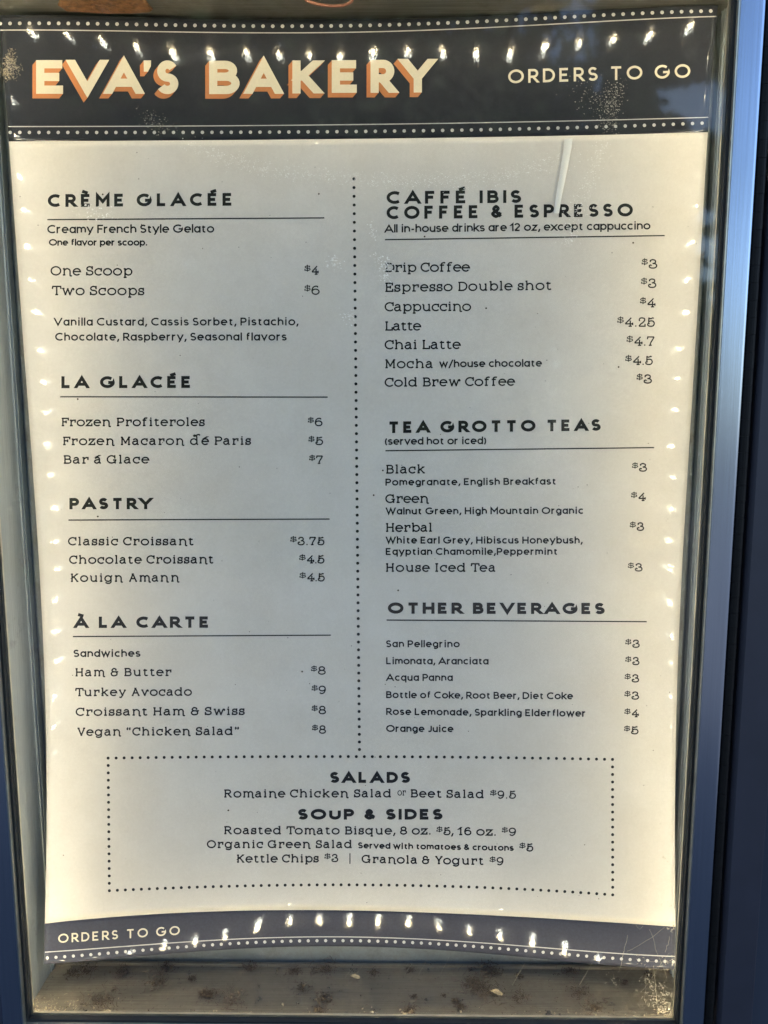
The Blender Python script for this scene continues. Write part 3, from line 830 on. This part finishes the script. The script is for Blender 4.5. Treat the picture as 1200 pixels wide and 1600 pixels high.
# ------------------------------------------------------------------ menu text
def head(txt, x0, x1, y0, y1, cap, st=4.7): return words('heading', SANS, txt, x0, x1, y0, y1, cap, st + .25, 'h', .62)
def rule(x0, y0, x1, y1):
    t = Text(); t.stroke([(x0 + (x1 - x0) * k / 30, y0 + (y1 - y0) * k / 30) for k in range(31)], 1.9)
    t.build('rule', M['ink'], poster, 1.2e-4)
def item(txt, x0, x1, y0, y1, cap=13.6): return words('menu_item', SLAB, txt, x0, x1, y0, y1, cap, 2.25, 's', .42)
def note(txt, x0, x1, y0, y1, cap=11.2, st=1.75): return words('description', SANS, txt, x0, x1, y0, y1, cap, st + .45, 'n', .36)
def price(txt, x0, x1, yb, cap=13.4):
    """raised dollar sign, then figures standing on yb"""
    t = Text(); fig = txt[1:]
    wd = x1 - x0
    ds = 10.2 if len(fig) > 1 else 9.6
    t.line(SLAB, '$', x0, x0 + ds, yb - cap * 0.42, yb - cap * 0.42, cap * 0.60, 1.35, 's')
    # the dollar's upright reaches past the curls, so its box is a little taller than the figure's
    t.line(SLAB, fig, x0 + ds + 1.2, x1, yb, yb, cap, 2.0, 's')
    return t.build('price', M['ink'], poster, 1.2e-4)

head('CRÈME GLACÉE', 74.7, 364, 323.5, 321.5, 20)
rule(74, 343.3, 506.8, 340.5)
note('Creamy French Style Gelato', 73.9, 334.8, 364.7, 363.6, 13.2, 1.9)
note('One flavor per scoop.', 76.5, 230.7, 383.9, 383.9, 10.4, 1.7)
item('Oηe Scoop', 79, 207, 430.7, 430.7, 15); price('$4', 475.7, 498, 429.5, 14.5)
item('Two Scoops', 81, 225.7, 461.5, 461.5, 15); price('$6', 475.7, 499.5, 460.7, 14.5)
note('Vanilla Custard, Cassis Sorbet, Pistachio,', 84.2, 466.3, 509, 508.5, 12.4, 1.8)
note('Chocolate, Raspberry, Seasonal flavors', 86.2, 448, 532.4, 532.2, 12.4, 1.8)
head('LA GLACÉE', 96, 299.3, 606.6, 606.2, 18.7)
rule(94, 620, 512, 620.5)
item('Frozeη Profiteroles', 95.3, 320.2, 666.2, 666); price('$6', 481, 504, 666)
item('Frozeη Macaroη δé Paris', 97.5, 392.4, 695.8, 695.3); price('$5', 482, 505, 695.5)
item('Bar á Glace', 98.5, 233.5, 724.8, 724.4); price('$7', 483, 505, 725)
head('PASTRY', 108.5, 237.3, 795.8, 795.6, 17.8)
rule(107, 812.6, 515, 811)
item('Classic Croissaηt', 106.3, 303, 852.4, 852.2, 13.4); price('$3.75', 453.5, 507, 852)
item('Chocolate Croissaηt', 108, 334, 881.2, 880.6, 13.4); price('$4.5', 467.5, 507, 880.5)
item('Kouigη Aμaηη', 109.7, 281.5, 909.4, 909, 13.4); price('$4.5', 468, 507.5, 908.5)
head('À LA CARTE', 116, 327.5, 981.2, 980.8, 17.8)
rule(114, 994.6, 517, 992.4)
note('Sandwiches', 115, 219.6, 1026.6, 1026.3, 11.6, 1.9)
item('Haμ & Butter', 117, 268.3, 1057, 1056.4, 13.2); price('$8', 486, 509, 1054.2)
item('Turkey Avocado', 117.5, 300, 1088, 1087.2, 13.2); price('$9', 487, 509.2, 1084.5)
item('Croissaηt Haμ & Swiss', 118.2, 382.6, 1118.8, 1117.2, 13.2); price('$8', 487, 509.5, 1116)
item('Vegaη “Chickeη Salad”', 120, 373.8, 1150, 1148.6, 13.2); price('$8', 487.5, 509.5, 1146.5)

head('CAFFÉ IBIS', 604, 814.3, 318.8, 317, 20)
head('COFFEE & ESPRESSO', 604, 988.8, 342.6, 338.2, 20.4)
note('All in-house drinks are 12 oz, except cappuccino', 600.7, 1016.3, 363.6, 358.6, 12.6, 1.85)
rule(601.5, 374.6, 1038.5, 368.2)
for txt, x1, y0, y1, pr, px0, px1, py in (
    ('Drip Coffee', 734.4, 425.4, 424.5, '$3', 1002.6, 1027, 419.8),
    ('Espresso Double shot', 862, 456.4, 453.2, '$3', 1001.6, 1025.6, 450),
    ('Cappucciηo', 736.2, 486.8, 486, '$4', 1000, 1024.2, 480.5),
    ('Latte', 658.2, 516.8, 516.5, '$4.25', 964.5, 1023.2, 510.7),
    ('Chai Latte', 720, 546.1, 545.4, '$4.7', 979, 1023, 540.5)):
    item(txt, 601, x1, y0, y1, 14.8); price(pr, px0, px1, py, 15)
item('Mocha', 601, 677, 575.6, 575.4, 14.4); note('w/house chocolate', 686.5, 846.9, 574.2, 573, 11.8, 1.8); price('$4.5', 977, 1020, 570.4, 14.6)
item('Cold Brew Coffee', 601, 804.8, 604.6, 602.8, 14.4); price('$3', 994.7, 1018.6, 599.4, 14.6)
head('TEA GROTTO TEAS', 606, 938.5, 676.8, 673, 18.2)
note('(served hot or iced)', 601.4, 759.7, 695.2, 694, 11.6, 1.75)
rule(602.3, 704.3, 1022, 699.4)
item('Black', 602.3, 665, 740.2, 739.8, 14); price('$3', 987.5, 1011, 737, 13.6)
note('Pomegranate, English Breakfast', 602.2, 869, 758.8, 757.3, 11)
item('Greeη', 602, 671.3, 786.2, 785.8, 14); price('$4', 986, 1009, 783, 13.6)
note('Walnut Green, High Mountain Organic', 602.7, 911.6, 804, 803, 11)
item('Herbal', 602, 675.9, 831.2, 831, 14); price('$3', 984, 1006.4, 829.5, 13.6)
note('White Earl Grey, Hibiscus Honeybush,', 602.7, 910.2, 849.4, 849.4, 11)
note('Eqyptian Chamomile,Peppermint', 602.7, 871.2, 867.2, 867, 11)
item('House Iced Tea', 602, 774.8, 893.6, 893.6, 13.8); price('$3', 981, 1004, 893, 13.2)
head('OTHER BEVERAGES', 606, 944.8, 958.8, 959.6, 17.6)
rule(604, 968.8, 1010.5, 971.4)
for txt, x1, y0, y1, pr, px0, px1, py in (
    ('San Pellegrino', 718.4, 1011.3, 1011.5, '$3', 977, 999.6, 1012.2),
    ('Limonata, Aranciata', 763.4, 1038, 1038.3, '$3', 977, 999.2, 1039.3),
    ('Acqua Panna', 707.6, 1063.8, 1064, '$3', 976, 998.7, 1066.3),
    ('Bottle of Coke, Root Beer, Diet Coke', 895.4, 1090.8, 1092.8, '$3', 975.7, 998.6, 1093.2),
    ('Rose Lemonade, Sparkling Elderflower', 915.4, 1117, 1119.9, '$4', 975.6, 998.2, 1120.8),
    ('Orange Juice', 708.5, 1143.6, 1144, '$5', 975, 997.7, 1147.4)):
    note(txt, 603.3, x1, y0, y1, 11); price(pr, px0, px1, py, 13)

head('SALADS', 516, 640.6, 1223.2, 1223.2, 17.2)
item('Roμaiηe Chickeη Salad', 349.3, 612, 1246.3, 1246, 13)
words('menu_item', SLAB, 'or', 621, 634.3, 1243, 1243, 10.5, 1.3, 's')
item('Beet Salad', 640.7, 756.8, 1246, 1247.4, 13); price('$9.5', 765.8, 806.2, 1248, 13)
head('SOUP & SIDES', 466, 691.4, 1280.6, 1280.6, 16.8)
item('Roasted Toμato Bisque, 8 oz.', 349.3, 673.4, 1303.6, 1304.2, 13); price('$5', 682, 704, 1305, 13)
item(', 16 oz.', 705, 775.3, 1304.8, 1306, 13); price('$9', 784, 806.2, 1306, 13)
item('Organic Greeη Salad', 323.2, 550.7, 1325.3, 1325.3, 12.8)
note('Served with tomatoes & croutons', 559.5, 802.7, 1325.5, 1329.5, 9.6, 1.75); price('$5', 811.6, 833.3, 1330.4, 13)
item('Kettle Chips', 369.2, 498.3, 1348, 1347.6, 13); price('$3', 507, 528.6, 1347, 13)
t = Text(); t.stroke([(546.8, 1333), (546.8, 1349.6)], 1.5); t.build('menu_item', M['ink'], poster, 1.2e-4)
item('Graηola & Yogurt', 565, 756, 1348.4, 1351.6, 13); price('$9', 765, 786.6, 1352, 13)

# dotted divider and frame
t = Text(); n = 71
for k in range(n):
    f_ = k / (n - 1); y = 279.5 + 891.5 * (f_ * 1.073 - f_ * f_ * 0.073); t.dot(553 + 8.7 * (y - 279.5) / 891.5, y, 2.45)
t.build('dotted_divider', M['ink'], poster, 1.2e-4)
t = Text()
TB = curve([(169,1184.5),(400,1182.2),(600,1182.3),(957,1186.5)], 2); BB = curve([(171,1391.5),(400,1384),(600,1382.3),(780,1388),(957.3,1398)], 3)
for k in range(64):
    x = 169 + 788 * k / 63; t.dot(x, float(TB(x)), 2.4)
for k in range(64):
    x = 171 + 786.3 * k / 63; t.dot(x, float(BB(x)), 2.4)
for k in range(1, 18):
    f_ = k / 18
    t.dot(169 + 2 * f_, 1184.5 + 207 * f_, 2.4); t.dot(957 + 0.3 * f_, 1186.5 + 211.5 * f_, 2.4)
t.build('dotted_frame', M['ink'], poster, 1.2e-4)

# ------------------------------------------------------------------ rust, wire, dust and cobwebs inside the case
def poly_slab(px, z_at, thick, name, mat, label, cat, seed):
    """an uneven plate hanging flat under the ceiling, outline given in photo pixels"""
    r = np.random.default_rng(seed)
    P = np.array([on_z(x, y, z_at) for x, y in px])
    c = P.mean(0); n = len(P); V = []; Fc = []
    rings = [(1.0, 0.0), (0.985, -0.6), (0.93, -1.0), (0.6, -1.05), (0.25, -0.95)]
    for s, t in rings:
        for p in P:
            q = c + (p - c) * s * (1 + r.normal() * 0.006); V.append((q[0], q[1], z_at + t * thick * (1 + 0.2 * r.normal())))
    for k in range(len(rings) - 1):
        for i in range(n):
            Fc.append((k * n + i, k * n + (i + 1) % n, (k + 1) * n + (i + 1) % n, (k + 1) * n + i))
    Fc.append(tuple((len(rings) - 1) * n + i for i in range(n)))
    Fc.append(tuple(range(n))[::-1])
    return tag(obj(name, V, Fc, mat, loc=(c[0], c[1], z_at)), label, cat)
poly_slab([(84,-22),(88,-8),(92,2),(90,6),(97,11),(104,16),(135,17),(170,16.5),(205,17.5),(236,16.5),(239,13),(233,8),(228,1),(226,-8),(222,-22),(180,-24),(120,-24)],
          CZ - 0.0002, 0.0022, 'rusty_plate', M['rust'], 'rough brown rusted plate stuck under the top of the case', 'rusted plate', 4)
m = MB()
pts = [on_z(x, y, CZ - 0.003) for x, y in [(474,-6),(479,1),(488,4.5),(503,8),(520,9.5),(536,8.5),(546,5),(551,0),(552,-8)]]
m.tube(pts, 0.0013, 8)
m.tube([pts[0], pts[0] + np.array([0.001, 0.0, 0.0035])], 0.0013, 8)
tag(m.build('wire_loop', M['copper'], loc=tuple(pts[4]), smooth=True), 'reddish wire loop hanging under the top of the case', 'wire')

def fibres(mb, c, n, rad, r, thick, flat=0.5, steps=7, curl_=0.9, floor=None):
    for _ in range(n):
        p = np.array(c, float) + r.normal(size=3) * np.array([rad, rad * 0.8, rad * flat])
        d_ = r.normal(size=3); d_[2] *= flat; d_ /= np.linalg.norm(d_)
        L = rad * r.uniform(0.5, 1.5); pts = []
        for k in range(steps):
            if floor is not None: p[2] = max(p[2], floor + thick)
            pts.append(p.copy())
            d_ = d_ + r.normal(size=3) * curl_ * 0.5 * np.array([1, 1, flat]); d_ /= np.linalg.norm(d_)
            p = p + d_ * L / steps
        mb.tube(pts, thick * r.uniform(0.6, 1.3), 3)

def flakes(mb, c, n, rad, r, size, flat=0.4, floor=None):
    for _ in range(n):
        p = np.array(c, float) + r.normal(size=3) * np.array([rad, rad * 0.8, rad * flat])
        s = size * r.uniform(0.4, 1.4)
        if floor is not None: p[2] = max(p[2], floor + s * 0.5)
        q = r.normal(size=(4, 3)) * s
        mb.add([p + w_ for w_ in q], [(0, 1, 2), (0, 2, 3), (0, 3, 1), (1, 3, 2)])

FL = FZ + 0.0001
clumps = [(135,1519,9),(192,1521,9),(112,1522,7),(260,1513,9),(248,1537,10),(326,1556,10),(362,1565,10),(392,1509,9),(160,1567,12),(510,1507,10),(506,1562,9),(497,1580,6),
          (758,1507,10),(772,1519,8),(744,1541,11),(762,1553,12),(812,1560,8),(905,1552,8),(640,1579,7),(640,1506,6),(585,1520,5),(890,1517,7),(930,1575,8),(460,1518,7),(300,1530,6),(720,1575,7)]
r = np.random.default_rng(21)
clumps += [(r.uniform(70, 1020), 1590 - abs(r.normal()) * 42, r.uniform(2.5, 5.5)) for _ in range(10)]
clumps = [(x, max(y, 1506), s) for x, y, s in clumps]
for k, (px, py, rp) in enumerate(clumps):
    c = on_z(px, py, FL); rad = rp * 0.00052
    c[1] = min(c[1], -0.004)
    m = MB(); c2 = c + np.array([0, 0, rad * 0.35])
    fibres(m, c2, int(5 * rp), rad * r.uniform(0.9, 1.7), r, 0.00026, 0.6, floor=FL)
    flakes(m, c2, int(11 * rp), rad * r.uniform(0.6, 1.1), r, 0.0006, 0.4, floor=FL)
    tag(m.build('dust_clump', M['dust'], loc=tuple(c)), 'matted brown dust clump lying on the dirty case floor', 'dust clump', 'dust clumps on the case floor')
for px, py, sc, lab in ((555, 1526, 1.0, 'small curled tan leaf scrap on the case floor left of centre'), (776, 1551, 1.3, 'larger pale leaf scrap on a dust clump right of centre')):
    c = on_z(px, py, FL + 0.004); m = MB(); N = 7
    V = []; Fc = []
    for i in range(N):
        for j in range(5):
            u = i / (N - 1) * 2 - 1; v = j / 4 * 2 - 1
            w_ = (1 - u * u) ** 0.5 * 0.0026 * (1 + 0.3 * r.normal()) * sc
            V.append(c + np.array([u * 0.0042 * sc + v * 0.0012, v * w_ * 0.8, 0.0016 * sc * (v * v - 0.4) + u * -0.0018 * sc + r.normal() * 0.0003]))
    Fc = [(i * 5 + j, (i + 1) * 5 + j, (i + 1) * 5 + j + 1, i * 5 + j + 1) for i in range(N - 1) for j in range(4)]
    o = tag(obj('leaf_scrap', V, Fc, M['leaf'], loc=tuple(c)), lab, 'leaf scrap')
    md = o.modifiers.new('thickness', 'SOLIDIFY'); md.thickness = 0.0002

# loose grit and short hairs all over the floor, thicker in the left corner and along the front
m = MB()
for k in range(600):
    px = r.uniform(48, 1055); py = 1590 - abs(r.normal()) * 34
    if py < 1502: py = r.uniform(1502, 1590)
    c = on_z(px, py, FL); flakes(m, c, 1, 0.0005, r, r.uniform(0.0002, 0.0006), 0.15, floor=FL)
for k in range(300):
    c = on_z(r.uniform(50, 1050), r.uniform(1504, 1590), FL); fibres(m, c, 1, 0.0035, r, 0.00016, 0.2, floor=FL)
tag(m.build('grit', M['dust'], loc=(0, -0.04, FZ)), 'brown grit and hairs scattered over the case floor', None, kind='stuff')
m = MB()
for k in range(420):
    px = 48 + abs(r.normal()) * 55 if k % 2 else r.uniform(60, 1040); py = 1590 - abs(r.normal()) * (14 if k % 2 else 7)
    c = on_z(px, py, FL); flakes(m, c, 1, 0.0006, r, r.uniform(0.0003, 0.0010), 0.25, floor=FL)
for k in range(60):
    c = on_z(50 + abs(r.normal()) * 50, r.uniform(1560, 1588), FL); fibres(m, c, 1, 0.004, r, 0.00012, 0.3, floor=FL)
tag(m.build('pale_grit', M['pale_dust'], loc=(WL, -0.06, FZ)), 'pale crumbs piled in the left corner and front of the case floor', None, kind='stuff')

# cobweb in the lower right corner
m = MB()
def q(px, py, y): return on_y(px, py, y)
anch = [(1054,1440,-.06),(1055,1475,-.058),(1054,1503,-.06),(1054,1530,-.062),(1053,1560,-.064),(1052,1585,-.066),(1030,1590,-.066),(1005,1591,-.065),(975,1588,-.06),(1000,1500,-.05),(975,1490,-.048),(960,1545,-.05),(1015,1450,-.05),(985,1440,-.047),(940,1560,-.045)]
for k in range(26):
    a, b_ = r.choice(len(anch), 2, replace=False)
    A, B = q(*anch[a]), q(*anch[b_]); t0, t1 = sorted(r.uniform(0, 1, 2))
    if t1 - t0 < 0.15: continue
    sag = r.uniform(0, 0.006)
    pts = [A + (B - A) * (t0 + (t1 - t0) * i / 8) + np.array([r.normal() * 0.0004, r.normal() * 0.0004, -sag * 4 * (i / 8) * (1 - i / 8)]) for i in range(9)]
    m.tube(pts, r.uniform(0.00004, 0.00013), 3)
for px, py, y, n, rad in ((1035,1545,-.06,26,.0055),(1022,1560,-.062,20,.005),(1040,1578,-.064,34,.006),(1030,1585,-.064,30,.006),(1048,1500,-.06,12,.004),(1050,1450,-.058,12,.003),(955,1532,-.05,10,.003),(1010,1530,-.055,10,.005),(1000,1500,-.055,8,.004),(1046,1415,-.055,8,.003),(1038,1340,-.05,5,.002)):
    c = q(px, py, y); fibres(m, c, n, rad, r, 0.00016, 0.9, 8, 1.4); flakes(m, c, n // 2, rad * .9, r, 0.0005, 0.9)
tag(m.build('cobweb', M['web'], loc=tuple(q(1040, 1580, -.064))), 'dusty cobweb strung across the lower right corner of the case', 'cobweb')
m = MB()
for px, py, n, rad in ((15,92,50,.0022),(17,103,80,.0036),(14,116,50,.0026),(17,80,14,.0015),(7,118,14,.002)):
    c = q(px, py, -.060); fibres(m, c, n, rad, r, 0.00013, 1.0, 7, 1.4); flakes(m, c, n, rad, r, 0.0004, 1.0)
tag(m.build('cobweb_tuft', M['pale_dust'], loc=tuple(q(15, 100, -.060))), 'woolly tan cobweb tuft on the upper left edge of the glass', 'cobweb tuft')
m = MB()
for k in range(5):
    a = q(700 - 40 * k + r.normal() * 10, 1496 + 4 * k, -.03); b_ = a + np.array([-0.008, 0, -0.02 + 0.002 * k])
    m.tube([a + (b_ - a) * i / 6 + np.array([math.sin(i) * .0005, 0, 0]) for i in range(7)], 0.00009, 3)
for x0, x1 in ((820, 800), (925, 905)):
    a, b_ = q(x0, 1505, -.05), q(x1, 1540, -.04); m.tube([a, (a + b_) / 2, b_], 0.00012, 3)
tag(m.build('loose_threads', M['web'], loc=tuple(q(600, 1500, -.03))), 'thin pale threads hanging below the footer of the menu', 'threads')

# reflected sparkle painted as flecks, plus fine specks on the poster's film
def glint(path, wid, n, seed, size=1.0, mat='glint'):
    r = np.random.default_rng(seed); P = np.array(path, float)
    seg = np.linalg.norm(np.diff(P[:, :2], axis=0), axis=1); cum = np.concatenate([[0], np.cumsum(seg)]) / seg.sum()
    t = Text()
    for _ in range(n):
        u = r.uniform(); x = np.interp(u, cum, P[:, 0]); y = np.interp(u, cum, P[:, 1])
        x += r.normal() * wid; y += r.normal() * wid * 0.8
        s = r.uniform(0.5, 1.9) * size; a = r.uniform(0, 6.28); m_ = r.integers(4, 7)
        ang = a + np.sort(r.uniform(0, 6.28, m_)); rr = s * r.uniform(0.5, 1.2, m_)
        t.put(np.stack([x + rr * np.cos(ang) * 1.2, y - rr * np.sin(ang) * 0.8], 1), [tuple(range(m_))])
    o = t.build('painted_glint', M[mat], poster, 9.0e-4); o['kind'] = 'stuff'; return o
glint([(225,180),(262,205)], 9, 160, 11, 0.65, 'glint_dim')
glint([(285,228),(310,232),(360,250),(430,268),(520,278),(620,284),(720,283),(800,272),(860,256),(900,240)], 9, 1900, 1, 0.62)
glint([(965,130),(955,170),(950,205)], 9, 420, 2, 0.7, 'glint_dim'); glint([(945,222),(925,270),(910,310),(895,350),(885,385)], 8, 520, 12, 0.62)
glint([(900,140),(935,165),(960,150)], 14, 120, 3, 0.7, 'glint_dim')
glint([(518,404),(524,418)], 6, 80, 4); glint([(545,490),(548,502)], 6, 50, 5)
glint([(592,402),(604,420),(602,438)], 6, 130, 6); glint([(125,330),(175,338)], 8, 80, 7); glint([(580,345),(585,378)], 2.5, 30, 8)
# pale raised strip: a reflected white streak put into shape and colour
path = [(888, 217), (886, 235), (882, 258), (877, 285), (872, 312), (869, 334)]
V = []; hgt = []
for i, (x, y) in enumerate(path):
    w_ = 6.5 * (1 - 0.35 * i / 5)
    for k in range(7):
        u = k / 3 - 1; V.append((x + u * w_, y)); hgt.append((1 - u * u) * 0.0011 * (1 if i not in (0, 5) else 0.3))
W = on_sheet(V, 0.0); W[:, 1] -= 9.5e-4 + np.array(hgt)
obj('streak_ridge', W, [(i * 7 + k, (i + 1) * 7 + k, (i + 1) * 7 + k + 1, i * 7 + k + 1) for i in range(5) for k in range(6)], M['film'], poster, smooth=True)  # the 'film' material paints the reflected streak
t = Text()
r = np.random.default_rng(9)
for k in range(150):
    y = r.uniform(230, 1420); x = r.uniform(float(LEFT(y)) + 6, float(RIGHT(y)) - 6)
    t.dot(x, y, r.uniform(0.3, 0.9) if k % 12 else 1.5, 6)
o = t.build('dirt_speck', M['dust'], poster, 8.0e-4); o['kind'] = 'stuff'
